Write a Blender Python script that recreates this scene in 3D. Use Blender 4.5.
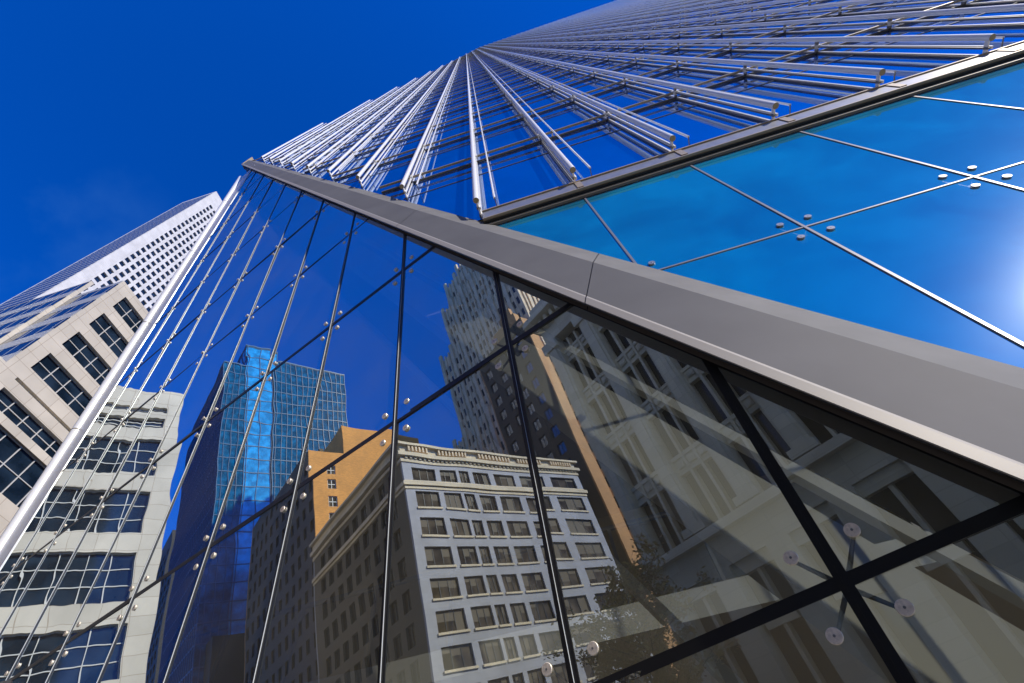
import bpy, math, random
from mathutils import Vector, Matrix
random.seed(7)
for o in list(bpy.data.objects): bpy.data.objects.remove(o)
S = bpy.context.scene
COL = S.collection
EYE = 1.6                      # all heights below are measured from eye level; ground = -EYE

# ------------------------------------------------------------------ camera
cam_d = bpy.data.cameras.new('camera'); cam = bpy.data.objects.new('camera', cam_d); COL.objects.link(cam)
cam_d.sensor_width = 36; cam_d.lens = 17.402; cam_d.clip_start = .05; cam_d.clip_end = 6000
R = ((0.95733938, -0.27840869, -0.07739455), (0.27759713, 0.81168753, 0.51390971), (-0.08025673, -0.51347, 0.85434589))
fwd = Vector((-0.07739455, 0.51390971, 0.85434589)).normalized()
right = Vector((0.95733938, 0.27759713, -0.08025673)); right = (right - right.dot(fwd) * fwd).normalized()
up = right.cross(fwd)
cam.matrix_world = Matrix(((right.x, up.x, -fwd.x, 0), (right.y, up.y, -fwd.y, 0), (right.z, up.z, -fwd.z, EYE), (0, 0, 0, 1)))
S.camera = cam
# ------------------------------------------------------------------ sun and sky
SUN = Vector((.672, -.488, .557)).normalized()
sd = bpy.data.lights.new('sun', 'SUN'); sd.energy = 4.9; sd.angle = math.radians(.5); sd.color = (1, .925, .80)
so = bpy.data.objects.new('sun', sd); COL.objects.link(so); so.rotation_euler = SUN.to_track_quat('Z', 'Y').to_euler()
W = bpy.data.worlds.new('World'); S.world = W; W.use_nodes = True
nt = W.node_tree; bg = nt.nodes['Background']; bg.inputs[1].default_value = .11
sky = nt.nodes.new('ShaderNodeTexSky'); sky.sky_type = 'NISHITA'; sky.sun_disc = False
sky.sun_elevation = math.asin(SUN.z); sky.sun_rotation = math.atan2(SUN.x, SUN.y)
sky.altitude = 1500; sky.air_density = 1.0; sky.dust_density = .3; sky.ozone_density = 6
mul = nt.nodes.new('ShaderNodeMix'); mul.data_type = 'RGBA'; mul.blend_type = 'MULTIPLY'; mul.inputs[0].default_value = 1
mul.inputs[7].default_value = (.01, .84, 2.25, 1)
nt.links.new(sky.outputs[0], mul.inputs[6])
# a faint high wisp of cirrus low in the north-west
tc = nt.nodes.new('ShaderNodeTexCoord'); nz = nt.nodes.new('ShaderNodeTexNoise'); nz.inputs['Scale'].default_value = 5; nz.inputs['Detail'].default_value = 6
dp = nt.nodes.new('ShaderNodeVectorMath'); dp.operation = 'DOT_PRODUCT'; dp.inputs[1].default_value = (-.67, .03, .742)
mr = nt.nodes.new('ShaderNodeMapRange'); mr.inputs[1].default_value = .98; mr.inputs[2].default_value = 1
nr = nt.nodes.new('ShaderNodeMapRange'); nr.inputs[1].default_value = .5; nr.inputs[2].default_value = .8; nr.inputs[4].default_value = .30
mm = nt.nodes.new('ShaderNodeMath'); mm.operation = 'MULTIPLY'
mx = nt.nodes.new('ShaderNodeMix'); mx.data_type = 'RGBA'; mx.inputs[7].default_value = (.8, 2.6, 6, 1)
nt.links.new(tc.outputs['Generated'], nz.inputs['Vector']); nt.links.new(tc.outputs['Generated'], dp.inputs[0])
nt.links.new(dp.outputs['Value'], mr.inputs[0]); nt.links.new(nz.outputs[0], nr.inputs[0])
nt.links.new(mr.outputs[0], mm.inputs[0]); nt.links.new(nr.outputs[0], mm.inputs[1]); nt.links.new(mm.outputs[0], mx.inputs[0])
nt.links.new(mul.outputs[2], mx.inputs[6]); nt.links.new(mx.outputs[2], bg.inputs[0])
S.view_settings.view_transform = 'Standard'; S.view_settings.look = 'None'; S.view_settings.gamma = 1
S.view_settings.use_curve_mapping = False; S.view_settings.exposure = 0
S.render.engine = 'CYCLES'; S.cycles.max_bounces = 8; S.cycles.transparent_max_bounces = 12

# ------------------------------------------------------------------ materials
def new_mat(name):
    m = bpy.data.materials.new(name); m.use_nodes = True; return m, m.node_tree, m.node_tree.nodes['Principled BSDF']
def pbr(name, col, rough=.6, metal=0, spec=.5, vary=0, scale=3, bump=0):
    m, t, p = new_mat(name); p.inputs['Base Color'].default_value = (*col, 1); p.inputs['Roughness'].default_value = rough
    p.inputs['Metallic'].default_value = metal; p.inputs['Specular IOR Level'].default_value = spec
    if vary or bump:
        tc = t.nodes.new('ShaderNodeTexCoord'); n = t.nodes.new('ShaderNodeTexNoise'); n.inputs['Scale'].default_value = scale; n.inputs['Detail'].default_value = 5
        t.links.new(tc.outputs['Object'], n.inputs['Vector'])
        if vary:
            h = t.nodes.new('ShaderNodeHueSaturation'); h.inputs['Color'].default_value = (*col, 1)
            r = t.nodes.new('ShaderNodeMapRange'); r.inputs[1].default_value = .3; r.inputs[2].default_value = .7; r.inputs[3].default_value = 1 - vary; r.inputs[4].default_value = 1 + vary
            t.links.new(n.outputs[0], r.inputs[0]); t.links.new(r.outputs[0], h.inputs['Value']); t.links.new(h.outputs[0], p.inputs['Base Color'])
        if bump:
            b = t.nodes.new('ShaderNodeBump'); b.inputs['Strength'].default_value = bump; b.inputs['Distance'].default_value = .02
            t.links.new(n.outputs[0], b.inputs['Height']); t.links.new(b.outputs[0], p.inputs['Normal'])
    return m
def stone(name, col, mortar, bw, bh, msize=.02, vary=.06, rough=.75):
    """cladding slabs / brickwork on axis-aligned walls: pattern runs over (x+y, z)"""
    m, t, p = new_mat(name); p.inputs['Roughness'].default_value = rough
    g = t.nodes.new('ShaderNodeNewGeometry'); sx = t.nodes.new('ShaderNodeSeparateXYZ'); ad = t.nodes.new('ShaderNodeMath'); cb = t.nodes.new('ShaderNodeCombineXYZ')
    t.links.new(g.outputs['Position'], sx.inputs[0]); t.links.new(sx.outputs[0], ad.inputs[0]); t.links.new(sx.outputs[1], ad.inputs[1])
    t.links.new(ad.outputs[0], cb.inputs[0]); t.links.new(sx.outputs[2], cb.inputs[1])
    br = t.nodes.new('ShaderNodeTexBrick'); br.offset = 0; br.inputs['Scale'].default_value = 1
    if bw < .5: br.offset = .5
    br.inputs['Brick Width'].default_value = bw; br.inputs['Row Height'].default_value = bh; br.inputs['Mortar Size'].default_value = msize
    br.inputs['Color1'].default_value = (*[c * (1 - vary) for c in col], 1); br.inputs['Color2'].default_value = (*[c * (1 + vary) for c in col], 1)
    br.inputs['Mortar'].default_value = (*mortar, 1)
    t.links.new(cb.outputs[0], br.inputs['Vector'])
    n = t.nodes.new('ShaderNodeTexNoise'); n.inputs['Scale'].default_value = .35; n.inputs['Detail'].default_value = 6
    t.links.new(g.outputs['Position'], n.inputs['Vector'])
    r = t.nodes.new('ShaderNodeMapRange'); r.inputs[1].default_value = .3; r.inputs[2].default_value = .7; r.inputs[3].default_value = .86; r.inputs[4].default_value = 1.1
    h = t.nodes.new('ShaderNodeHueSaturation')
    t.links.new(n.outputs[0], r.inputs[0]); t.links.new(r.outputs[0], h.inputs['Value']); t.links.new(br.outputs[0], h.inputs['Color']); t.links.new(h.outputs[0], p.inputs['Base Color'])
    return m
def win_glass(name, col, rough=.06, refl=.4, streak=.5):
    """dark room behind reflective window glass, blinds drawn in some"""
    m, t, p = new_mat(name); p.inputs['Roughness'].default_value = rough; p.inputs['IOR'].default_value = 1.0 + refl
    g = t.nodes.new('ShaderNodeNewGeometry'); n = t.nodes.new('ShaderNodeTexNoise'); n.inputs['Scale'].default_value = .55; n.inputs['Detail'].default_value = 3
    t.links.new(g.outputs['Position'], n.inputs['Vector'])
    r = t.nodes.new('ShaderNodeValToRGB'); r.color_ramp.elements[0].position = .4; r.color_ramp.elements[1].position = .68
    r.color_ramp.elements[0].color = (*[c * .6 for c in col], 1); r.color_ramp.elements[1].color = (*[c * (1 + streak) + .01 * streak for c in col], 1)
    t.links.new(n.outputs[0], r.inputs[0]); t.links.new(r.outputs[0], p.inputs['Base Color'])
    return m
def coated_glass(name, tint, refl_lo, refl_hi, see, dust, wave, wscale):
    """reflective coated pane one can partly see through, slightly pillowed"""
    m = bpy.data.materials.new(name); m.use_nodes = True; t = m.node_tree; t.nodes.clear()
    out = t.nodes.new('ShaderNodeOutputMaterial')
    gl = t.nodes.new('ShaderNodeBsdfGlossy'); gl.inputs['Color'].default_value = (*tint, 1); gl.inputs['Roughness'].default_value = .0
    tr = t.nodes.new('ShaderNodeBsdfTransparent'); tr.inputs['Color'].default_value = (*see, 1)
    lw = t.nodes.new('ShaderNodeLayerWeight'); lw.inputs['Blend'].default_value = .5
    mr = t.nodes.new('ShaderNodeMapRange'); mr.inputs[1].default_value = 0; mr.inputs[2].default_value = .8; mr.inputs[3].default_value = refl_lo; mr.inputs[4].default_value = refl_hi
    mix = t.nodes.new('ShaderNodeMixShader'); t.links.new(lw.outputs['Facing'], mr.inputs[0]); t.links.new(mr.outputs[0], mix.inputs[0])
    t.links.new(tr.outputs[0], mix.inputs[1]); t.links.new(gl.outputs[0], mix.inputs[2])
    df = t.nodes.new('ShaderNodeBsdfDiffuse'); df.inputs['Color'].default_value = (.62, .58, .44, 1)
    m2 = t.nodes.new('ShaderNodeMixShader'); t.links.new(mix.outputs[0], m2.inputs[1]); t.links.new(df.outputs[0], m2.inputs[2])
    g = t.nodes.new('ShaderNodeNewGeometry'); n = t.nodes.new('ShaderNodeTexNoise'); n.inputs['Scale'].default_value = wscale; n.inputs['Detail'].default_value = 1
    oi = t.nodes.new('ShaderNodeObjectInfo'); va = t.nodes.new('ShaderNodeVectorMath'); va.operation = 'ADD'
    vs = t.nodes.new('ShaderNodeVectorMath'); vs.operation = 'SCALE'; vs.inputs['Scale'].default_value = 40
    cb = t.nodes.new('ShaderNodeCombineXYZ'); t.links.new(oi.outputs['Random'], cb.inputs[0]); t.links.new(cb.outputs[0], vs.inputs[0])
    t.links.new(g.outputs['Position'], va.inputs[0]); t.links.new(vs.outputs[0], va.inputs[1])
    t.links.new(va.outputs[0], n.inputs['Vector'])
    b = t.nodes.new('ShaderNodeBump'); b.inputs['Strength'].default_value = 1; b.inputs['Distance'].default_value = wave
    t.links.new(n.outputs[0], b.inputs['Height']); t.links.new(b.outputs[0], gl.inputs['Normal'])
    dn = t.nodes.new('ShaderNodeTexNoise'); dn.inputs['Scale'].default_value = 1.3; dn.inputs['Detail'].default_value = 8
    t.links.new(g.outputs['Position'], dn.inputs['Vector'])
    dr = t.nodes.new('ShaderNodeMapRange'); dr.inputs[1].default_value = .35; dr.inputs[2].default_value = .7; dr.inputs[3].default_value = dust * .6; dr.inputs[4].default_value = dust * 1.4
    t.links.new(dn.outputs[0], dr.inputs[0]); t.links.new(dr.outputs[0], m2.inputs[0]); t.links.new(m2.outputs[0], out.inputs['Surface'])
    return m
def facade_glass(name, base, rough, mixd, gcol=(.75, .87, 1), wave=.0006, see=0):
    """opaque spandrel-like blue glass: blue body colour under a clear coat"""
    m = bpy.data.materials.new(name); m.use_nodes = True; t = m.node_tree; t.nodes.clear()
    out = t.nodes.new('ShaderNodeOutputMaterial'); df = t.nodes.new('ShaderNodeBsdfDiffuse')
    gl = t.nodes.new('ShaderNodeBsdfGlossy'); gl.inputs['Color'].default_value = (*gcol, 1); gl.inputs['Roughness'].default_value = .02
    g2 = t.nodes.new('ShaderNodeBsdfGlossy'); g2.inputs['Color'].default_value = (*gcol, 1); g2.inputs['Roughness'].default_value = rough
    mg = t.nodes.new('ShaderNodeMixShader'); mg.inputs[0].default_value = .010; t.links.new(gl.outputs[0], mg.inputs[1]); t.links.new(g2.outputs[0], mg.inputs[2])
    mx = t.nodes.new('ShaderNodeMixShader'); mx.inputs[0].default_value = mixd; t.links.new(df.outputs[0], mx.inputs[1]); t.links.new(mg.outputs[0], mx.inputs[2])
    g = t.nodes.new('ShaderNodeNewGeometry'); n = t.nodes.new('ShaderNodeTexNoise'); n.inputs['Scale'].default_value = .8; n.inputs['Detail'].default_value = 5
    t.links.new(g.outputs['Position'], n.inputs['Vector'])
    r = t.nodes.new('ShaderNodeMapRange'); r.inputs[1].default_value = .3; r.inputs[2].default_value = .7; n.inputs['Roughness'].default_value = .65; n.inputs['Distortion'].default_value = .6; r.inputs[3].default_value = .62; r.inputs[4].default_value = 1.25
    h = t.nodes.new('ShaderNodeHueSaturation'); h.inputs['Color'].default_value = (*base, 1)
    t.links.new(n.outputs[0], r.inputs[0]); t.links.new(r.outputs[0], h.inputs['Value']); t.links.new(h.outputs[0], df.inputs['Color'])
    n2 = t.nodes.new('ShaderNodeTexNoise'); n2.inputs['Scale'].default_value = 1.0; n2.inputs['Detail'].default_value = 0
    t.links.new(g.outputs['Position'], n2.inputs['Vector'])
    b = t.nodes.new('ShaderNodeBump'); b.inputs['Distance'].default_value = wave; b.inputs['Strength'].default_value = 1
    t.links.new(n2.outputs[0], b.inputs['Height']); t.links.new(b.outputs[0], gl.inputs['Normal'])
    if see:                                                        # part of the light goes through into the lobby
        tr = t.nodes.new('ShaderNodeBsdfTransparent'); tr.inputs['Color'].default_value = (.95, .97, .92, 1)
        ms = t.nodes.new('ShaderNodeMixShader'); ms.inputs[0].default_value = see
        t.links.new(mx.outputs[0], ms.inputs[1]); t.links.new(tr.outputs[0], ms.inputs[2]); mx = ms
    t.links.new(mx.outputs[0], out.inputs[0])
    return m
M = dict(
    lean=coated_glass('coated_glass', (.89, .98, .97), .27, 1.05, (.92, .93, .86), .075, .0027, .9),
    tower_glass=facade_glass('tower_glass', (.0, .06, .34), .14, .62),
    base_glass=facade_glass('base_glass', (.0, .37, .68), .26, .50, see=.30),
    black=pbr('black_gasket', (.006, .006, .007), .35),
    bead=pbr('steel_bead', (.55, .58, .6), .3, .1),
    joint=pbr('grey_seal', (.27, .26, .28), .4, .3),
    steel=pbr('brushed_steel', (.85, .74, .6), .35, .35, vary=.2, scale=60),
    steel2=pbr('sun_toned_steel', (.42, .41, .40), .3, .5),  # darker copy of the bolt steel, offsetting strong sun on the facade
    arm=pbr('cast_arm', (.25, .25, .25), .35, .8),
    pipe=pbr('white_pipe', (.92, .90, .85), .3, .1),
    rail=pbr('rail_grey', (.15, .14, .12), .35, .3),
    cap=pbr('tan_cap', (.42, .33, .18), .5),
    brown=pbr('bronze_tube', (.42, .34, .23), .4, .2),
    alu=pbr('beam_alu', (.33, .33, .34), .35, .4, vary=.1, scale=8),
    clad=pbr('ridge_cladding', (.125, .123, .126), .65, .05, .18, vary=.12, scale=1.2),
    clad_top=pbr('ridge_cladding_edge', (.17, .165, .158), .65, 0, .15, vary=.1),
    clad_lip=pbr('ridge_lip', (.30, .275, .24), .5, .1),
    clad_dark=pbr('ridge_reveal', (.20, .17, .13), .5, .1),
    white=pbr('white_metal', (.80, .80, .80), .35, .1, vary=.04, scale=2),
    fin_grey=pbr('fin_return', (.62, .60, .56), .3, .3),
    beige=stone('beige_stone', (.60, .54, .44), (.40, .33, .25), 1.35, 1.15, .02),
    wstone=stone('white_concrete', (.72, .67, .58), (.6, .55, .47), 3.15, 3.7, .05, .02),
    gstone=stone('grey_terracotta', (.42, .41, .41), (.36, .35, .35), 1.1, .5, .012, .04),
    cream=stone('cream_cornice', (.74, .60, .38), (.5, .43, .33), .9, .45, .02, .05),
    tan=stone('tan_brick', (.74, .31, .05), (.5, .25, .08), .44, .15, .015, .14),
    dbrick=stone('dark_shaded_brick', (.11, .075, .035), (.08, .06, .03), .3, .1, .012, .12),  # shaded copy of the tan and orange brick, also on the chimney
    deco=stone('deco_stone', (.78, .60, .38), (.62, .47, .3), 1.2, .8, .03, .08),
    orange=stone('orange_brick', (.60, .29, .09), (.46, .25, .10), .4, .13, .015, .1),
    classic=stone('classical_stone', (.58, .52, .39), (.50, .45, .33), 1.4, .62, .02, .10),
    black_stone=stone('black_stone', (.03, .03, .035), (.02, .02, .02), 1.5, 1.2, .02),
    wg=win_glass('window_glass', (.022, .022, .022)), wg2=win_glass('window_glass_blue', (.010, .022, .04), refl=.55),
    wg4=win_glass('mirror_window_glass', (.01, .03, .06), refl=1.3),
    wg3=win_glass('window_glass_curtained', (.06, .045, .025), refl=.2, streak=1.2),
    ribbon=pbr('ribbon_panel', (.40, .40, .38), .4, .1), side=pbr('shaded_side_stone', (.15, .12, .07), .8, vary=.1),  # side: grey building's unlit face, shade put into the stone colour
    wood=pbr('lobby_floor', (.30, .22, .12), .4, vary=.2),
    bluebody=win_glass('blue_tower_glass', (.0, .10, .21), rough=.12, refl=.42, streak=.4),
    cyanbody=win_glass('cyan_tower_glass', (.02, .36, .72), rough=.12, refl=1.2, streak=.2),
    bluebar=pbr('blue_mullion', (.005, .09, .20), .4),
    frame=pbr('window_frame', (.40, .38, .35), .5), lframe=pbr('light_window_frame', (.6, .58, .53), .5), dframe=pbr('dark_frame', (.03, .03, .03), .5),
    asphalt=pbr('asphalt', (.05, .05, .05), .85, vary=.2, scale=2, bump=.3), pave=stone('pavement_slabs', (.32, .31, .29), (.2, .19, .18), 1.2, 1.2, .015),
    paint=pbr('road_paint', (.75, .75, .72), .6, vary=.1), kerb=pbr('kerb_stone', (.36, .35, .33), .8),
    interior=pbr('lobby_plaster', (.45, .34, .17), .8), baffle=pbr('interior_panel', (.60, .60, .56), .7), roof=pbr('roof_grey', (.2, .2, .2), .9),
    bark=pbr('bark', (.12, .09, .06), .9, vary=.3, scale=12), leaf=pbr('autumn_leaf', (.55, .40, .14), .6), leaf2=pbr('dry_leaf', (.62, .38, .2), .6),
    lampm=pbr('lamp_metal', (.45, .47, .46), .35, .6), lens=pbr('lamp_glass', (.8, .78, .7), .2),
)
# ------------------------------------------------------------------ mesh builder
class MB:
    def __init__(s): s.v = []; s.f = []; s.m = []; s.smooth = []
    def face(s, pts, mi=0, sm=False):
        b = len(s.v); s.v += [tuple(p) for p in pts]; s.f.append(tuple(range(b, b + len(pts)))); s.m.append(mi); s.smooth.append(sm)
    def box(s, x0, x1, y0, y1, z0, z1, mi=0):
        b = len(s.v); s.v += [(x, y, z) for z in (z0, z1) for y in (y0, y1) for x in (x0, x1)]
        for q in ((0, 2, 3, 1), (4, 5, 7, 6), (0, 1, 5, 4), (2, 6, 7, 3), (0, 4, 6, 2), (1, 3, 7, 5)):
            s.f.append(tuple(b + i for i in q)); s.m.append(mi); s.smooth.append(False)
    def obox(s, c, ax, ay, az, hx, hy, hz, mi=0, side=None):
        c, ax, ay, az = map(Vector, (c, ax, ay, az)); b = len(s.v)
        s.v += [tuple(c + ax * hx * i + ay * hy * j + az * hz * k) for k in (-1, 1) for j in (-1, 1) for i in (-1, 1)]
        for n, q in enumerate(((0, 2, 3, 1), (4, 5, 7, 6), (0, 1, 5, 4), (2, 6, 7, 3), (0, 4, 6, 2), (1, 3, 7, 5))):
            s.f.append(tuple(b + i for i in q)); s.m.append(side if (side is not None and n >= 4) else mi); s.smooth.append(False)
    def tube(s, a, b_, r, n=8, mi=0, cap=None, r2=None):
        a, b_ = Vector(a), Vector(b_); d = (b_ - a).normalized(); u = d.orthogonal().normalized(); w = d.cross(u); r2 = r if r2 is None else r2
        b = len(s.v)
        for c, rr in ((a, r), (b_, r2)):
            s.v += [tuple(c + (u * math.cos(2 * math.pi * i / n) + w * math.sin(2 * math.pi * i / n)) * rr) for i in range(n)]
        for i in range(n):
            j = (i + 1) % n; s.f.append((b + i, b + j, b + n + j, b + n + i)); s.m.append(mi); s.smooth.append(n > 5)
        cm = mi if cap is None else cap; e = len(s.v); s.v += s.v[b:b + 2 * n]      # caps keep their own vertices so the sides shade true
        s.f.append(tuple(e + i for i in reversed(range(n)))); s.m.append(cm); s.smooth.append(False)
        s.f.append(tuple(e + n + i for i in range(n))); s.m.append(cm); s.smooth.append(False)
    def build(s, name, mats, parent=None, loc=None, label=None):
        """vertices are in eye-height coordinates; the object's origin is its parent's origin (or loc)"""
        if not isinstance(mats, (list, tuple)): mats = [mats]
        o_ = Vector(loc) if loc is not None else (Vector(parent['_o']) if parent else Vector((0, 0, 0)))
        me = bpy.data.meshes.new(name); me.from_pydata([(x - o_.x, y - o_.y, z - o_.z) for x, y, z in s.v], [], s.f)
        for m in mats: me.materials.append(m)
        me.polygons.foreach_set('material_index', s.m); me.polygons.foreach_set('use_smooth', s.smooth); me.update()
        return link(name, me, parent, o_, label)
def link(name, me, parent, o_, label=None):
    ob = bpy.data.objects.new(name, me); COL.objects.link(ob); o_ = Vector(o_); ob['_o'] = tuple(o_)
    if parent: ob.parent = parent; ob.location = o_ - Vector(parent['_o'])
    else: ob.location = o_ + Vector((0, 0, EYE))
    if label: ob['label'] = label
    return ob
def tag(o, label, cat, group=None):
    o['label'] = label; o['category'] = cat
    if group: o['group'] = group
    return o
def thing(name, label, cat, loc, group=None): return tag(link(name, None, None, loc), label, cat, group)
def struct(o): o['kind'] = 'structure'; return o
G0 = -EYE

# ------------------------------------------------------------------ ground, street, kerbs
b = MB(); b.face([(-3000, -3000, G0 - .15), (3000, -3000, G0 - .15), (3000, 3000, G0 - .15), (-3000, 3000, G0 - .15)]); struct(b.build('ground', M['asphalt']))
def slab(name, x0, x1, y0, y1):
    b = MB(); b.box(x0, x1, y0, y1, G0 - .2, G0); struct(b.build(name, M['pave']))
    k = MB(); e = .15; z = G0 + .004
    for (a, c, d, f) in ((x0 - e, x1 + e, y0 - e, y0), (x0 - e, x1 + e, y1, y1 + e), (x0 - e, x0, y0, y1), (x1, x1 + e, y0, y1)): k.box(a, c, d, f, G0 - .2, z)
    struct(k.build('kerb', M['kerb']))
slab('pavement', -19.5, 70, -4.5, 45)
slab('pavement', -90, -36, -53, 60)
slab('pavement', -19.5, 70, -60, -15.5)
b = MB()
for i in range(30): b.box(-36 + i * 3.6 - 40, -34.2 + i * 3.6 - 40, -10.1, -9.95, G0 - .15, G0 - .146) if not (-36 < -36 + i * 3.6 - 40 < -19) else None
for i in range(30): b.box(-27.8, -27.65, -50 + i * 3.6, -48.2 + i * 3.6, G0 - .15, G0 - .146) if not (-16 < -50 + i * 3.6 < -3) else None
for i in range(7): b.box(-23.4, -20.4, -14.6 + i * 1.4, -14 + i * 1.4, G0 - .15, G0 - .146)
struct(b.build('road_marking', M['paint']))

# ------------------------------------------------------------------ the glass tower with its pipe screen
D = 2.2
U = Vector((.8802, 0, .4745)); RV = Vector((-.4745, 0, .8802))      # across / along the sloping ridge
TO = 1.352 * D                                                     # ridge top edge offset on the facade plane
def ridge_z(x, o=TO): return (o - .8802 * x) / .4745
BEAM0, BEAM1 = 6.93, 7.32
XR = 68.; ROOF = 181.
prof = [(-14.3, 30.3), (-13.5, 33), (-10.5, 61), (-5.8, 94), (-1.0, 136), (3.8, ROOF), (XR, ROOF)]
def top_z(x):
    for (a, za), (c, zc) in zip(prof, prof[1:]):
        if a <= x <= c: return za + (zc - za) * (x - a) / (c - a)
    return ROOF
def left_x(z):
    if z < prof[0][1]: return (TO - .4745 * z) / .8802
    for (a, za), (c, zc) in zip(prof, prof[1:]):
        if za <= z <= zc and zc > za: return a + (c - a) * (z - za) / (zc - za)
    return 3.8
tower = thing('office_tower', 'very tall blue glass tower screened by rows of white pipes rising above the ridge', 'skyscraper', (20, D, G0))
poly = [(XR, BEAM1), (XR, ROOF), (3.8, ROOF), (-1.0, 136), (-5.8, 94), (-10.5, 61), (-14.0, 33), (-14.0, ridge_z(-14.0)), ((TO - .4745 * BEAM1) / .8802, BEAM1)]
b = MB(); b.face([(x, D, z) for x, z in poly]); b.build('glass_wall', M['tower_glass'], tower)
b = MB(); yb_ = 38
back = [(x, yb_, z) for x, z in poly]
for i in range(len(poly)):
    (x0, z0), (x1, z1) = poly[i], poly[(i + 1) % len(poly)]
    b.face([(x0, D + .01, z0), (x0, yb_, z0), (x1, yb_, z1), (x1, D + .01, z1)])
b.face(back[::-1]); b.build('building_shell', M['rail'], tower)
PX = [.992 + 1.4905 * k for k in range(-10, 46)]; FH = 3.9; NF = 45
FL = [7.5 + FH * k for k in range(0, NF)]
for x in PX:
    zb = max(7.42, ridge_z(x) + .15); zt = top_z(x)
    if zt - zb < 1: continue
    b = MB(); yp = D - .264
    b.tube((x, yp, zb), (x, yp, zt), .046, 10, 0, 1)
    b.tube((x + .27, D - .187, zb + .12), (x + .27, D - .187, zt), .018, 5, 0)
    b.tube((x + .27, D - .187, zb + .12), (x + .27, D - .04, zb + .12), .009, 4, 2)
    b.box(x - .030, x - .010, D - .148, D - .122, zb, zt, 2); b.box(x + .012, x + .034, D - .155, D - .115, zb, zt, 0)  # both rails split: sunlit half coloured white, shaded half dark grey
    b.box(x - .025, x, D - .03, D - .004, zb, zt, 2); b.box(x + .001, x + .025, D - .045, D - .004, zb, zt, 0)
    b.box(x - .012, x + .012, yp + .03, D - .02, zb + .04, zb + .1, 0)
    for z in FL:
        if zb < z + .05 < zt - .1 and z > 8:
            b.box(x - .014, x + .014, yp + .03, D - .02, z - .05, z + .05, 2)
            b.box(x - .06, x + .06, D - .17, D - .10, z - .09, z + .09, 0)
            if z < 90: b.box(x + .255, x + .285, D - .19, D - .02, z + .03, z + .06, 0)
            if z < 90: b.box(x + .012, x + .26, D - .14, D - .12, z + .035, z + .05, 2)
    b.build('screen_pipe', [M['pipe'], M['cap'], M['rail']], tower)
for z in FL[1:]:
    xl = left_x(z) + .05
    b = MB(); b.tube((xl, D - .135, z), (XR, D - .135, z), .026, 6)
    b.box(xl, XR, D - .045, D - .006, z - .035, z + .035, 1)
    b.build('transom', [M['brown'], M['rail']], tower)
    if z < 120:
        b = MB(); zz = z - 1.2; xl = left_x(zz) + .05; b.box(xl, XR, D - .012, D - .003, zz - .012, zz + .012); b.build('glass_joint', M['rail'], tower)
# base beam of the screen
xl = (TO - .4745 * 6.93) / .8802 - .1
b = MB()
b.box(xl, XR, D - .125, D - .02, BEAM1 - .03, BEAM1, 1)                  # top lip
b.box(xl, XR, D - .105, D - .02, BEAM0 + .04, BEAM1 - .03, 0)            # web
b.box(xl, XR, D - .115, D - .02, BEAM0 + .015, BEAM0 + .04, 1)             # lower lip
b.box(xl, XR, D - .075, D - .004, BEAM0 - .02, BEAM0 + .015, 2)            # shadow gap, its shade put in as a black box
b.box(xl, XR, D - .04, D - .002, BEAM0 - .09, BEAM0 - .02, 3)
for x in PX:
    if x > 0: b.box(x - .04, x + .05, D - .118, D - .105, BEAM0 + .08, BEAM1 - .04, 1)
b.build('base_beam', [M['alu'], M['brown'], M['black'], M['clad_dark']], tower)

# ------------------------------------------------------------------ helpers for panes clipped by the ridge
def clip(poly, a, bq, c, keep=1):
    """keep points with keep*(a*x+bq*z-c) >= 0"""
    out = []
    for i in range(len(poly)):
        p, q = poly[i], poly[(i + 1) % len(poly)]
        dp_, dq = keep * (a * p[0] + bq * p[1] - c), keep * (a * q[0] + bq * q[1] - c)
        if dp_ >= 0: out.append(p)
        if (dp_ > 0 > dq) or (dp_ < 0 < dq):
            t_ = dp_ / (dp_ - dq); out.append((p[0] + (q[0] - p[0]) * t_, p[1] + (q[1] - p[1]) * t_))
    return out
def area(p): return abs(sum(p[i][0] * p[(i + 1) % len(p)][1] - p[(i + 1) % len(p)][0] * p[i][1] for i in range(len(p)))) / 2
disc_cache = {}
def bolt_mesh(nvec, key):
    if key in disc_cache: return disc_cache[key]
    b = MB(); n = Vector(nvec)
    b.tube(n * -.03, n * .006, .012, 8); b.tube(n * .002, n * .010, .030, 20, 0); b.tube(n * .010, n * .016, .034, 20, 0, r2=.031); b.tube(n * .016, n * .0172, .006, 8, 1)
    me = bpy.data.meshes.new('bolt_cap'); me.from_pydata(b.v, [], b.f); me.materials.append(M['steel'] if key == 'l' else M['steel2']); me.materials.append(M['arm'])
    me.polygons.foreach_set('material_index', b.m); me.polygons.foreach_set('use_smooth', [False] * len(b.f)); me.update()
    disc_cache[key] = me; return me
def spider(parent, p, hv, gv, nv, oh, og, key, ok):
    """four glass bolts round a joint crossing, held by a cast arm behind the glass"""
    p, hv, gv, nv = map(Vector, (p, hv, gv, nv)); b = MB(); rb = p - nv * .10
    offs = [(i, j) for i in (-1, 1) for j in (-1, 1) if ok(p + hv * oh * i + gv * og * j)]
    if not offs: return
    b.tube(rb - nv * .05, rb + nv * .02, .03, 8)
    for i, j in offs:
        q = p + hv * oh * i + gv * og * j - nv * .045
        b.tube(rb, q, .014, 6, 0, r2=.009)
    fit = b.build('spider_fitting', M['arm'], parent, loc=p)
    for i, j in offs:
        link('bolt_cap', bolt_mesh(nv, key), fit, p + hv * oh * i + gv * og * j)

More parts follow.
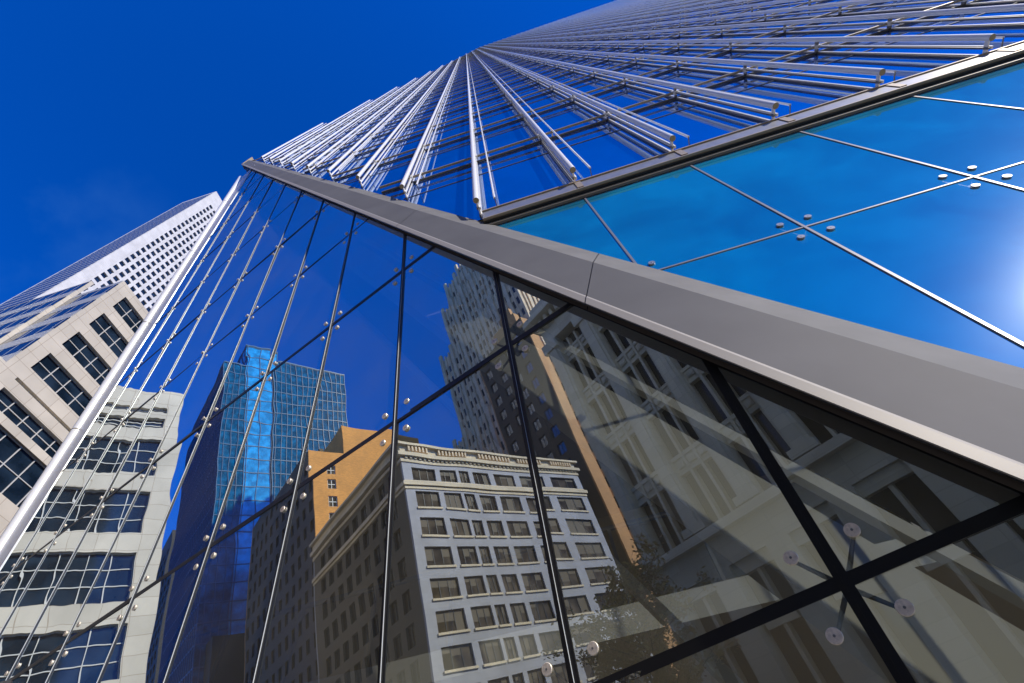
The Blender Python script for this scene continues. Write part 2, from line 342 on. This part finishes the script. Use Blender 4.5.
# ------------------------------------------------------------------ vertical glass wall under the tower
vw = thing('vertical_glass_wall', 'flat bright blue glass wall with thin grey joints below the pipe screen', 'glass wall', (8, D, G0))
YG = D + .005
cols = [.992 + 1.4905 * k for k in range(-1, 12)]; rows = [G0, 1.386, 4.158, BEAM0 - .02]
g_ = .004
for i in range(len(cols) - 1):
    for j in range(3):
        x0, x1, z0, z1 = cols[i] + g_, cols[i + 1] - g_, rows[j] + g_, rows[j + 1] - g_
        pl = clip([(x0, z0), (x1, z0), (x1, z1), (x0, z1)], .8802, .4745, TO - .15)
        if len(pl) < 3 or area(pl) < .01: continue
        b = MB(); b.face([(x, YG, z) for x, z in pl]); b.build('glass_pane', M['base_glass'], vw)
for x in cols[1:]:
    zb = max(G0, ridge_z(x) - .2)
    if zb < BEAM0 - .1:
        b = MB(); b.box(x - .012, x + .012, YG - .010, YG + .012, zb, BEAM0 - .1); b.build('joint_strip', M['joint'], vw)
for z in rows[1:3]:
    x0 = (TO - .2 - .4745 * z) / .8802; b = MB(); b.box(x0, cols[-1], YG - .008, YG + .012, z - .010, z + .010); b.build('joint_strip', M['joint'], vw)
b = MB(); b.box(cols[-1], XR, YG, YG + .3, G0, BEAM0 - .02); b.build('end_wall', M['base_glass'], vw)
for x in cols[0:10]:
    for z in rows[1:3]:
        spider(vw, (x, YG, z), (1, 0, 0), (0, 0, 1), (0, -1, 0), .13, .17, 'v', lambda q: .8802 * q.x + .4745 * q.z > TO + .06)

# ------------------------------------------------------------------ leaning glass wall
N2 = Vector((-.33822878, -.92318508, -.18256667)); HV = Vector((-.93896584, .3440104, 0)); GV = Vector((0, -.19400029, .98100147))
YB = 2.14; BO = .975 * YB; P0 = Vector((.8802 * BO, YB, .4745 * BO)); DD = P0.dot(N2)
def on(x, z, off=0): return Vector((x, (DD - N2.x * x - N2.z * z) / N2.y, z)) + N2 * off
lw = thing('leaning_glass_wall', 'mirror like glass wall leaning outward with black joints and steel bolts, reflecting the city', 'glass wall', tuple(on(-5, G0)))
XJ = [.95 - 1.335 * k for k in range(-1, 10)]; XE = -12.0; ZR = [1.22 + 2.68 * k for k in range(0, 11)]
cx = [XE] + XJ[::-1] + [3.4]; cz = [G0] + ZR + [33.6]
for i in range(len(cx) - 1):
    for j in range(len(cz) - 1):
        pl = clip([(cx[i] + .004, cz[j] + .004), (cx[i + 1] - .004, cz[j] + .004), (cx[i + 1] - .004, cz[j + 1] - .004), (cx[i] + .004, cz[j + 1] - .004)], .8802, .4745, BO + .03, -1)
        if len(pl) < 3 or area(pl) < .02: continue
        b = MB(); ta, tb_ = random.uniform(-.005, .005), random.uniform(-.005, .005)     # no two panes sit quite in one plane
        b.face([on(x, z, ta * (x - cx[i] - .67) + tb_ * (z - cz[j] - 1.34)) for x, z in pl]); b.build('glass_pane', M['lean'], lw)
def hbar(a, c, w, th, name, side=None, bead=False, mats=None):
    a, c = Vector(a), Vector(c); d = (c - a); L = d.length; d.normalize(); s_ = d.cross(N2).normalized(); b = MB()
    b.obox((a + c) / 2, s_, d, N2, w / 2, L / 2, th / 2, 0)
    if bead: b.obox((a + c) / 2 + N2 * (th / 2 + .0055), s_, d, N2, .003, L / 2, .0045, 0, side=1)
    b.build(name, mats or [M['black'], M['bead']], lw)
for x in XJ:
    zt = (BO + .02 - .8802 * x) / .4745
    if zt > G0 + .2: hbar(on(x, G0, .004), on(x, zt, .004), .062, .012, 'vertical_joint', bead=True)
for z in ZR:
    xr = (BO + .02 - .4745 * z) / .8802
    if xr > XE + .3: hbar(on(XE, z, .003), on(xr, z, .003), .058, .008, 'horizontal_joint')
for x in XJ:
    for z in ZR:
        if .8802 * x + .4745 * z < BO + .1:
            spider(lw, on(x, z), HV, GV, N2, .15, .17, 'l', lambda q: .8802 * q.x + .4745 * q.z < BO - .09)
# white edge fin
gs = (GV - GV.dot(N2) * N2).normalized()
def fin(x0, x1, o0, o1, mat, zt, name='edge_fin'):
    b = MB(); pts = []
    for z, zz in ((G0, 0), (zt, 1)):
        for x in (x0, x1):
            for o in (o0, o1): pts.append(on(x, z, o))
    for q in ((0, 1, 3, 2), (4, 6, 7, 5), (0, 4, 5, 1), (2, 3, 7, 6), (0, 2, 6, 4), (1, 5, 7, 3)): b.face([pts[i] for i in q])
    return b.build(name, mat, lw)
b = MB(); b.tube(on(-12.83, G0, .02), on(-12.83, 26.9, .02), .12, 20); b.build('edge_tube', M['white'], lw)
fin(-12.74, -12.0, -.10, .012, M['white'], 27.0, 'edge_return')
fin(-12.0, -11.93, -.05, .02, M['fin_grey'], 27.1, 'edge_bead')
for k in range(6):
    z = 2.2 + k * 4.4; b = MB(); b.tube(on(-12.83, z, .02), on(-12.83, z + .03, .02), .123, 20); b.build('tube_seam', M['clad_dark'], lw)
# ridge cladding: profile (offset across, depth, material), swept along RV
y1, y2, y3 = D - .02, D - .16, D - .20
rp = [(1.352 * D, D + .02), (1.352 * y1, y1), (1.275 * y2, y2), (1.047 * y3, y3), (1.040 * (y3 - .012), y3 - .012), (1.005 * (y3 - .012), y3 - .012), (1.000 * y3, y3), (1.0 * (y3 + .07), y3 + .07), (.972 * (y3 + .07), y3 + .07), (.968 * YB, YB - .02), (.968 * YB, YB + .5)]
rm = [1, 1, 0, 2, 2, 2, 3, 3, 4, 4]
s0 = [(G0 - .4745 * u) / .8802 - .02 for u, y in rp]
def stop(u): return 33.2 + (u - 2.06) / (2.97 - 2.06) * 3.6
def rpt(u, y, s_): return U * u + RV * s_ + Vector((0, y, 0))
cuts = [-6., -.7, 3.95]; k = 3.95
while k < 34: k += 4.55; cuts.append(k)
for i, c in enumerate(cuts):
    nx = cuts[i + 1] if i + 1 < len(cuts) else 99; b = MB(); any_ = False
    for j in range(len(rp) - 1):
        (ua, ya), (ub, yb2) = rp[j], rp[j + 1]
        ka, kb = (ua - 2.97) * 1.0, (ub - 2.97) * 1.0
        a0, a1 = max(c + ka + .006, s0[j]), min(nx + ka - .006, stop(ua)); b0, b1 = max(c + kb + .006, s0[j + 1]), min(nx + kb - .006, stop(ub))
        if a1 <= a0 or b1 <= b0: continue
        b.face([rpt(ua, ya, a0), rpt(ub, yb2, b0), rpt(ub, yb2, b1), rpt(ua, ya, a1)], rm[j]); any_ = True
    if any_: b.build('ridge_cladding', [M['clad'], M['clad_top'], M['clad_lip'], M['clad_dark'], M['black']], lw)
b = MB()   # dark backing seen in the seams, and the closed end at the tip
for j in range(len(rp) - 1):
    (ua, ya), (ub, yb2) = rp[j], rp[j + 1]; e = .012
    b.face([rpt(ua, ya + e, s0[j]), rpt(ub, yb2 + e, s0[j + 1]), rpt(ub, yb2 + e, stop(ub) - .02), rpt(ua, ya + e, stop(ua) - .02)], 0)
b.face([rpt(u, y, stop(u)) for u, y in rp] + [rpt(1.352 * D, YB + .5, stop(1.352 * D))], 1)
b.build('ridge_backing', [M['black'], M['cap']], lw)
pa, pb = rpt(.97 * YB, YB, stop(2.06)), rpt(1.352 * D, D, stop(2.97)); b = MB()
b.obox((pa + pb) / 2, (pb - pa).normalized(), (0, 1, 0), (pb - pa).normalized().cross(Vector((0, 1, 0))), (pb - pa).length / 2, .16, .05); b.build('ridge_end_cap', M['cap'], lw)

# lobby interior behind the leaning glass
b = MB(); w_ = lambda x, z, o=-.25: tuple(on(x, z, o))
b.face([(-12.6, 9.5, G0), (16, 9.5, G0), (16, 9.5, 6.6), (-12.6, 9.5, 34)])
b.face([w_(-12.6, G0), (-12.6, 9.5, G0), (-12.6, 9.5, 34), w_(-12.6, 25)])
struct(b.build('lobby_wall', M['interior']))
b = MB(); b.face([w_(-12.6, G0 + .02), w_(2.6, G0 + .02), (16, 2.4, G0 + .02), (16, 9.5, G0 + .02), (-12.6, 9.5, G0 + .02)]); struct(b.build('lobby_floor', M['wood']))
lb = thing('streak_beam', 'pale boxed beam added inside the leaning glass for the light band beside the ridge', 'beam', tuple(U * 1.83 + Vector((0, 3.1, 0))))
def ibeam(u0, u1, y0, y1, name, mat, s_a=-3.0, s_b=26):
    b = MB(); p = [[(U * u + RV * q + Vector((0, y, 0))) for u, y in ((u0, y0), (u1, y0), (u1, y1), (u0, y1))] for q in (s_a, s_b)]
    for i in range(4): j = (i + 1) % 4; b.face([p[0][i], p[0][j], p[1][j], p[1][i]])
    b.face(p[0][::-1]); b.face(p[1]); return b.build(name, mat, lb)
ibeam(1.62, 2.04, 3.05, 3.4, 'beam_box', M['baffle']); ibeam(1.57, 2.09, 3.02, 3.05, 'beam_flange', M['baffle']); ibeam(2.62, 2.72, 3.5, 3.6, 'streak_bar', M['baffle']); ibeam(1.02, 1.10, 3.5, 3.6, 'streak_bar', M['baffle'])  # beam and thin bars added to read as pale light streaks behind the glass
fl_ = thing('gallery_floor', 'pale gallery floor edge inside the lobby behind the leaning glass', 'gallery', (4, 6.5, 2.6))
b = MB(); b.box(-9, 14, 5.2, 9.4, 2.6, 2.9); b.build('slab', M['baffle'], fl_)
b = MB(); b.box(-9, 14, 5.24, 5.28, 3.85, 3.9)
for i in range(24): b.box(-9 + i, -8.96 + i, 5.24, 5.28, 2.9, 3.85)
b.build('railing', M['arm'], fl_)

# ------------------------------------------------------------------ buildings
class Build:
    def __init__(s, name, label, cat, x0, x1, y0, y1, z1, wall, depth=.3, z0=G0, shade_wall=None, group=None):  # darker wall colour painting the shade on the +y face
        s.b = (x0, x1, y0, y1, z0, z1); s.d = depth; s.w = MB(); s.t = thing(name, label, cat, ((x0 + x1) / 2, (y0 + y1) / 2, z0), group); s.wall = wall
        s.yw = shade_wall; s.blind = None; s.stuff = None; s.pend = []; s.faces = set()
    def P(s, f, u, d, z):
        x0, x1, y0, y1, z0, z1 = s.b
        return {'+x': (x1 - d, u, z), '-x': (x0 + d, u, z), '+y': (u, y1 - d, z), '-y': (u, y0 + d, z)}[f]
    def fb(s, mb, f, u0, u1, d0, d1, za, zb, mi=0):
        a, c = s.P(f, u0, d0, za), s.P(f, u1, d1, zb)
        mb.box(min(a[0], c[0]), max(a[0], c[0]), min(a[1], c[1]), max(a[1], c[1]), za, zb, mi)
    def grid(s, f, us, zs, win, nv=1, nh=1, fr=None, bar=.05, margin=True, name='window', sub=False, zlim=None):
        """solid wall of thickness s.d with openings us x zs; windows set back inside them"""
        x0, x1, y0, y1, z0, z1 = s.b; s.faces.add(f)
        lo, hi = (y0, y1) if f[1] == 'x' else (x0, x1)
        if f[1] == 'y':                       # corners belong to the x faces
            lo += s.d; hi -= s.d
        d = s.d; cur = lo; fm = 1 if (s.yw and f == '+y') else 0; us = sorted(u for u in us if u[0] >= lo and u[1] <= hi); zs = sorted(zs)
        for (ua, ub) in us:
            if ua > cur: s.fb(s.w, f, cur, ua, 0, d, z0, z1, fm)
            zc = z0
            for (za, zb) in zs:
                if za > zc: s.fb(s.w, f, ua, ub, 0, d, zc, za, fm)
                zc = zb
            if zc < z1: s.fb(s.w, f, ua, ub, 0, d, zc, z1, fm)
            cur = ub
        if cur < hi: s.fb(s.w, f, cur, hi, 0, d, z0, z1, fm)
        for (ua, ub) in us:
            for (za, zb) in zs: s.pend.append((f, ua, ub, za, zb, win, nv, nh, fr, bar, name, sub))
    def emit(s, key):
        s.pend.sort(key=key)
        for i, (f, ua, ub, za, zb, win, nv, nh, fr, bar, name, sub) in enumerate(s.pend):
            stuff = i >= 100
            if stuff and s.stuff is None: s.stuff = MB(); s.sm = [fr or M['frame'], win]
            b = s.stuff if stuff else MB(); d = s.d
            if fr is not None or True:
                s.fb(b, f, ua, ub, d * .62, d, za, za + bar, 0); s.fb(b, f, ua, ub, d * .62, d, zb - bar, zb, 0)
                s.fb(b, f, ua, ua + bar, d * .62, d, za + bar, zb - bar, 0); s.fb(b, f, ub - bar, ub, d * .62, d, za + bar, zb - bar, 0)
                for k in range(1, nv): u = ua + (ub - ua) * k / nv; s.fb(b, f, u - bar / 2, u + bar / 2, d * .64, d, za + bar, zb - bar, 0)
                for k in range(1, nh): z = za + (zb - za) * k / nh; s.fb(b, f, ua + bar, ub - bar, d * .68, d, z - bar / 2, z + bar / 2, 0)
            pb_ = MB() if (sub and not stuff) else b
            q = [s.P(f, ua, d * .86, za), s.P(f, ub, d * .86, za), s.P(f, ub, d * .86, zb), s.P(f, ua, d * .86, zb)]
            if f in ('+y', '-x'): q = q[::-1]
            pb_.face(q, 0 if pb_ is not b else 1)
            if s.blind and f == '+x':
                for k in range(nv):
                    if random.random() < .62:
                        ka, kb = ua + bar * .7 + (ub - ua - bar) * k / nv, ua + (ub - ua - bar) * (k + 1) / nv
                        zz = zb - bar - (zb - za - 2 * bar) * random.choice((.25, .4, .5, .5, .7, 1.0))
                        q = [s.P(f, ka, d * .8, zz), s.P(f, kb, d * .8, zz), s.P(f, kb, d * .8, zb - bar), s.P(f, ka, d * .8, zb - bar)]; b.face(q, 2 if not stuff else 0)
            if not stuff:
                o = b.build(name, [fr or M['frame'], win] + ([s.blind] if s.blind else []), s.t)
                if pb_ is not b: pb_.build('pane', win, o)
        if s.stuff: o = s.stuff.build('small_window', s.sm, s.t); o['kind'] = 'stuff'
    def done(s, key=lambda p: 0):
        x0, x1, y0, y1, z0, z1 = s.b; d = s.d
        for f in ('+x', '-x', '+y', '-y'):
            if f not in s.faces: s.grid(f, [], [], None)
        s.w.box(x0 + d, x1 - d, y0 + d, y1 - d, z0 + .02, z1 - .4)
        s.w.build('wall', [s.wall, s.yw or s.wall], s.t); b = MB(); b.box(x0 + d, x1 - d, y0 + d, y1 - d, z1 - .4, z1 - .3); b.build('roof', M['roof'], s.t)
        s.emit(key); return s.t
def rng(a, w, gap, n): return [(a + i * (w + gap), a + i * (w + gap) + w) for i in range(n)]

# beige stepped office building on the left, seen direct and in the mirror
XB = -40
lowz = [(-1, 1.6), (2.9, 6.2), (7.5, 10.7), (12.1, 15.3), (16.8, 20.1), (21.5, 24.8), (26.2, 29.2), (30.4, 31.4), (32.0, 32.5)]
bn = Build('office_building', 'beige stone office building with window bands and a diagonal striped glass side', 'office building', -85, XB, 9.9, 60, 49.4, M['beige'], .35)
bn.grid('+x', [(11.2, 19.4), (21.2, 29.4), (31.2, 39.4), (41.2, 49.4), (50.4, 58.6)], [(-.8, 1.8), (4.2, 7.4), (9.9, 13.2), (15.2, 19), (20.9, 24.4), (27.1, 30.6), (31.3, 32.8), (33.8, 34.1), (35.4, 37.6), (38.95, 41.15), (42.5, 44.7), (46.05, 48.2)], M['wg2'], 6, 2, M['lframe'], .06, sub=True)
# bands of the striped side: ribbon windows, one per half storey
t = bn.done(key=lambda p: (p[0] != '+x', -p[3]))
def ribbons(t, x0, x1, y, z0, z1, pitch, h, gl=M['wg2'], pm=M['ribbon'], vp=1.5):
    """flush ribbon windows and metal spandrels on a face looking south"""
    z = z0; b = MB(); g = MB()
    while z < z1 - .3:
        b.box(x0, x1, y - .06, y - .004, z, min(z1, z + pitch - h)); zz = z + pitch - h
        if zz < z1: g.box(x0, x1, y - .045, y - .004, zz, min(z1, zz + h))
        z += pitch
    x = x0
    while x < x1: g.box(x, x + .05, y - .055, y - .045, z0, z1, 1); x += vp
    b.build('spandrel_band', pm, t); g.build('ribbon_window', [gl, pm], t)
ribbons(t, -84, -40.02, 9.9, 34.35, 49.3, 3.55, 2.0)
bm = Build('office_wing', 'beige stepped wing with blue ribbon windows standing in front of the striped side', 'office building', -85, -45.6, 9.52, 9.895, 52.5, M['beige'], .2, z0=34.3)
ribbons(bm.done(), -84, -45.62, 9.52, 34.35, 52.4, 3.55, 2.0)
bs = Build('office_podium', 'lower beige stone office block with wide dark window bands mirrored at the lower left', 'office building', -85, XB + .003, -.5, 9.895, 34.3, M['beige'], .35)
bs.grid('+x', [(.9, 9.3)], lowz, M['wg2'], 6, 3, M['lframe'], .06)
bs.done()

# tall white tower behind it
XT = -150; yT = 27.0
tt = Build('concrete_tower', 'slender white tower with a grid of small square windows behind the beige building', 'skyscraper', -170, XT, yT, 75, 281, M['wstone'], .5)
tw = [(31.0 + 3.15 * k, 33.0 + 3.15 * k) for k in range(13)]
tt.grid('+x', tw, [(4 + 3.7 * k, 6.3 + 3.7 * k) for k in range(72)], M['wg2'], 1, 1, M['white'], .06)
t = tt.done(key=lambda p: (p[0] == '-y', abs(p[3] - 215) + (p[1] - 31) * 3 if p[0] == '+x' else abs(p[3] - 215)))

ribbons(t, -168.6, -150.6, yT, 0, 278, 3.7, 2.6, vp=2.2)
# grey eight-storey building mirrored in the middle
gb = Build('grey_office_building', 'grey eight storey office building with cream cornice mirrored in the middle of the glass', 'office building', -66.2, -40, -49, -21, 31.7, M['gstone'], .3, shade_wall=M['side'])
gz = [(-1.2, 1.2), (2.6, 4.6), (5.6, 7.3), (8.5, 10.4), (11.4, 13.5), (14.4, 16.1), (17.1, 19.1), (20.1, 22.1)]
gz = [(-1.2, 2.6), (3.4, 5.2), (6.4, 8.2), (9.4, 11.2), (12.3, 14.15), (15.25, 17.15), (18.3, 20.2), (21.3, 23.15), (24.3, 26.2), (27.6, 29.2)]
gy = [(-25.2, -22.1), (-28.2, -25.9), (-30.0, -28.6), (-32.8, -30.6), (-36.7, -33.5), (-41.8, -37.7), (-47.9, -43.2)]
gb.blind = pbr('roller_blind', (.13, .10, .06), .7)
gb.grid('+x', gy, gz, M['wg3'], 3, 1, M['dframe'], .07)
gb.grid('+y', rng(-63.6, 1.5, 1.0, 9), gz, M['wg'], 2, 1, M['dframe'], .06)
t = gb.done(key=lambda p: (p[0] != '+x', -p[3]))
b = MB()
for (za, zb, o) in ((29.75, 30.1, .12), (30.35, 30.8, .45), (31.7, 32.0, .5), (26.45, 26.75, .10), (26.85, 27.3, .28)):
    b.box(-40.0, -40 + o, -49 - o, -21 + o, za, zb); b.box(-66.2, -40, -21, -21 + o, za, zb)
b.box(-40, -39.93, -49, -21, 30.8, 31.7); b.box(-40, -39.95, -49, -21, 27.3, 27.55)
b.box(-66.2, -40, -21, -20.95, 30.8, 31.7)
for i in range(46): y = -48.7 + i * .6; b.box(-39.93, -39.75, y, y + .3, 30.12, 30.34)
for seg in ((-24.5, -21.8), (-30, -25.8), (-36.5, -31.8), (-42, -38), (-48, -44)):
    y = seg[0]
    while y < seg[1]: b.box(-39.95, -39.6, y, y + .22, 31.0, 31.6, 1); y += .48
b.build('cornice', [M['cream'], M['deco']], t)
b = MB()
for (ya, yb) in gy:
    for (za, zb) in gz[:-1]: b.box(-40, -39.86, ya - .1, yb + .1, za - .2, za)
b.build('window_sill', M['cream'], t)['kind'] = 'stuff'

# tan brick block behind it
tb = Build('brick_building', 'sunlit orange tan brick building with four small windows mirrored above the grey one', 'brick building', -105, -75, -48, -24.9, 53.8, M['tan'], .3, shade_wall=M['dbrick'])
tb.grid('+x', [(-29.0, -27.4), ], [(39.6, 41.5), (42.6, 44.5), (45.8, 47.6), (48.6, 50.4)], M['wg3'], 2, 2, M['lframe'], .12)
tb.grid('+y', rng(-104, 1.4, 1.6, 10), [(5 + 3.4 * k, 6.9 + 3.4 * k) for k in range(14)], M['wg4'], 2, 1, M['dframe'], .05)
t = tb.done(key=lambda p: (p[0] != '+x', -p[3]))
b = MB(); b.box(-100, -75.0, -47.9, -31.2, 53.8, 60); b.build('penthouse', M['tan'], t)
b = MB(); b.box(-77, -76.2, -28.0, -27.4, 53.8, 55.2); b.build('chimney', M['dbrick'], t)

# blue glass towers
def glass_tower(name, label, x0, x1, y0, y1, z1, mat, pitch, fl, group=None):
    t = thing(name, label, 'skyscraper', ((x0 + x1) / 2, (y0 + y1) / 2, G0)); b = MB(); b.box(x0, x1, y0, y1, G0, z1); b.build('glass_wall', mat, t)
    b = MB(); y = y0
    while y <= y1 + .01: b.box(x1, x1 + .18, y - .07, y + .07, G0, z1 + .5); y += pitch
    x = x0
    while x <= x1: b.box(x - .07, x + .07, y1, y1 + .18, G0, z1 + .5); x += pitch
    b.build('mullions', M['bluebar'], t)
    b = MB(); z = G0 + fl
    while z < z1: b.box(x1, x1 + .1, y0, y1, z - .12, z + .12); b.box(x0, x1, y1, y1 + .1, z - .12, z + .12); z += fl
    b.box(x0 - .1, x1 + .22, y0 - .1, y1 + .22, z1, z1 + .4)
    b.build('floor_bands', M['bluebar'], t); return t
glass_tower('glass_tower', 'wide blue glass tower with fine vertical lines mirrored behind the tan brick building', -150, -120, -54.5, -33.0, 115.5, M['bluebody'], 1.5, 3.9)
glass_tower('glass_tower', 'narrow bright cyan glass tower core mirrored between two blue glass slabs', -150, -120.4, -32.6, -25.8, 119.5, M['cyanbody'], 3.2, 3.9)
glass_tower('glass_tower', 'narrower left slab of blue glass mirrored beside the bright cyan core', -165, -120, -25.6, -20.2, 111, M['bluebody'], 1.5, 3.9)
# dark blocks low on the left of the mirror
bb = Build('dark_office_building', 'black stone office building mirrored low beside the beige block', 'office building', -275, -205, -60, -25, 103, M['black_stone'], .3)
bb.grid('+y', rng(-273, 3, 2.2, 13), [(4 + 3.8 * k, 6.4 + 3.8 * k) for k in range(25)], M['wg2'], 1, 1, M['dframe'], .05); bb.done(key=lambda p: -p[3])
bb = Build('low_dark_building', 'low dark block mirrored between the blue glass slab and the brick building', 'office building', -119.5, -115, -29, -21.9, 37.0, M['black_stone'], .3)
bb.done()

# stepped art-deco tower
dt = thing('stone_tower', 'stepped grey brown stone tower with vertical ribs mirrored at the upper middle', 'skyscraper', (-60, -75, G0))
def tier(x0, x1, y0, y1, z0, z1, pitch, name='tower_tier'):
    b = MB(); b.box(x0, x1, y0, y1, z0, z1); n = int((x1 - x0) / pitch)
    for i in range(n + 1):
        x = x0 + (x1 - x0) * i / n; big = i % 3 == 0; w = .5 if big else .24; d = .55 if big else .3
        b.box(x - w, x + w, y1, y1 + d, z0, z1 + (1.8 if big else .5))
    m = int((y1 - y0) / pitch)
    for i in range(m + 1):
        y = y0 + (y1 - y0) * i / m; w = .5 if i % 3 == 0 else .24; b.box(x1, x1 + .35, y - w, y + w, z0, z1 + (1.8 if i % 3 == 0 else .5)); b.box(x0 - .35, x0, y - w, y + w, z0, z1 + (1.8 if i % 3 == 0 else .5))
    b.build(name, M['deco'], dt)
    b = MB(); z = z0 + 1.2
    while z < z1 - 2.5:
        for i in range(n):
            xa = x0 + (x1 - x0) * (i + .5) / n; b.box(xa - pitch * .24, xa + pitch * .24, y1 + .02, y1 + .05, z, z + 1.9)
        z += 3.6
    o = b.build('windows', M['wg2'], dt); o['kind'] = 'stuff'
tier(-82, -45, -90, -63.2, G0, 64.5, 1.55)
tier(-78.2, -46, -90, -63.6, 64.5, 89, 1.55)
tier(-72.5, -46, -89, -64.0, 89, 103, 1.5)
tier(-69, -47, -88, -64.4, 103, 110, 1.5)
tier(-64, -49, -86, -66, 110, 114.5, 1.4)

# brick slab tower with the sunlit orange edge
ob = Build('brick_tower', 'tall brick tower with a darkened shady face, blue windows and a sunlit orange edge', 'skyscraper', -56.5, -41, -56.1, -53.6, 66, M['orange'], .3, shade_wall=M['dbrick'])
ob.grid('+y', [(-55.2, -53.5), (-51.8, -50.1), (-48.4, -46.7), (-45.2, -43.5)], [(2 + 3.5 * k, 4.1 + 3.5 * k) for k in range(18)], M['wg4'], 2, 1, M['dframe'], .06)
t = ob.done(key=lambda p: -p[3])
b = MB(); b.box(-50, -43, -55.9, -54.5, 66, 69.5); b.box(-47.5, -44, -55.8, -55, 69.5, 72); b.build('rooftop_tank_house', M['orange'], t)

# classical bank across the street
cb_ = thing('classical_building', 'grey classical stone building with tall pilasters and window bays mirrored at the lower right', 'building', (0, -28, G0))
b = MB(); yf = -20.0
b.box(-15.7, 16, -40, yf - .9, G0, 27.5)
wide = [-15.1 + 3.42 * k for k in range(10)]
b.build('wall', M['wg'], cb_)
for x in wide:
    b = MB(); b.box(x - .5, x + .5, yf - .9, yf, 7.6, 24.5); b.box(x - .34, x + .34, yf, yf + .18, 8, 23.6)
    b.box(x - .7, x + .7, yf + .001, yf + .32, 23.6, 24.4); b.box(x - .7, x + .7, yf + .001, yf + .34, 7.6, 8.0)
    b.box(x - .62, x + .62, yf - .9, yf + .05, G0, 5.6); b.build('pilaster', M['classic'], cb_)
for a, c in zip(wide, wide[1:]):
    b = MB()
    for f in (1 / 3, 2 / 3): xm = a + .5 + (c - a - 1.0) * f; b.box(xm - .08, xm + .08, yf - .8, yf - .35, 7.6, 24)
    for (za, zb) in ((10.6, 11.7), (14.5, 15.6), (18.4, 19.5), (22.2, 23.2)):
        b.box(a + .5, c - .5, yf - .85, yf - .5, za, zb); b.box(a + .5, c - .5, yf - .5, yf - .4, zb - .22, zb); b.box(a + .5, c - .5, yf - .5, yf - .42, za, za + .15)
        for f in (1 / 6, .5, 5 / 6):
            xm = a + .5 + (c - a - 1.0) * f; b.box(xm - .24, xm + .24, yf - .5, yf - .38, za + .35, zb - .4)
            b.tube((xm, yf - .5, (za + zb) / 2), (xm, yf - .33, (za + zb) / 2), .17, 10)
    b.build('window_bay', M['classic'], cb_)
    b = MB(); b.box(a + .88, c - .88, yf - .85, yf - .3, 2.3, 2.9); b.box(a + .5, c - .5, yf - .85, yf - .2, 5.0, 5.6)
    xm = (a + c) / 2; b.box(xm - .09, xm + .09, yf - .8, yf - .35, G0, 5.0); b.build('shopfront_bay', M['classic'], cb_)
b = MB(); b.box(-15.9, 16.2, yf - .9, yf + .05, 5.6, 7.0); b.box(-16.1, 16.4, yf - .9, yf + .75, 7.0, 7.3); b.box(-16, 16.3, yf - .9, yf + .45, 7.3, 7.5)
b.box(-15.4, 16.2, yf - .9, yf + .1, 24.5, 26.2); b.box(-15.9, 16.7, yf - .9, yf + 1.1, 26.2, 26.7); b.box(-15.4, 16.2, yf - .9, yf + .1, 26.7, 28.2)
for i in range(50): b.box(-15.3 + i * .63, -15.0 + i * .63, yf + .1, yf + .6, 25.7, 26.2)
b.build('cornice', M['classic'], cb_)
b = MB(); b.box(-15.95, -15.7, -40, yf - .9, G0, 27.6); b.build('side_wall', M['classic'], cb_)

# ------------------------------------------------------------------ street tree
tr = thing('street_tree', 'small street tree with thin olive and rusty leaves mirrored at the bottom middle', 'tree', (-12.6, -13.4, G0))
tx, ty = -12.6, -13.4
b = MB(); segs = [((tx, ty, G0), (tx + .1, ty, G0 + 1.6), .14, .11), ((tx + .1, ty, G0 + 1.6), (tx, ty + .1, 2.2), .11, .07), ((tx, ty + .1, 2.2), (tx + .1, ty, 5.6), .07, .02)]
tips = []
for i in range(54):
    a = random.uniform(0, 6.283); z = random.uniform(.4, 5.0); L = random.uniform(1.6, 4.4) * (1 - max(0, z - 2.5) * .2)
    e = Vector((tx + math.cos(a) * L, ty + math.sin(a) * L, z + random.uniform(.5, 1.6))); segs.append(((tx, ty, z), tuple(e), .035, .008)); tips.append((Vector((tx, ty, z)), e))
    for _ in range(4):
        f = random.uniform(.4, 1); p = Vector((tx, ty, z)).lerp(e, f); q = p + Vector((random.uniform(-.6, .6), random.uniform(-.6, .6), random.uniform(0, .7))); segs.append((tuple(p), tuple(q), .012, .004)); tips.append((p, q))
for a, c, r1, r2 in segs: b.tube(a, c, r1, 6, 0, r2=r2)
b.build('trunk', M['bark'], tr)
b = MB()
for p, q in tips:
    for _ in range(46):
        c = p.lerp(q, random.uniform(.3, 1.1)) + Vector([random.gauss(0, .16) for _ in range(3)])
        u = Vector([random.gauss(0, 1) for _ in range(3)]).normalized(); v = u.orthogonal().normalized(); s_ = random.uniform(.05, .10)
        b.face([c - u * s_ * 1.3, c + v * s_ * .6, c + u * s_ * 1.3, c - v * s_ * .6], 1 if random.random() < .25 else 0)
b.build('crown', [M['leaf'], M['leaf2']], tr)

for o in bpy.data.objects:
    if '_o' in o: del o['_o']
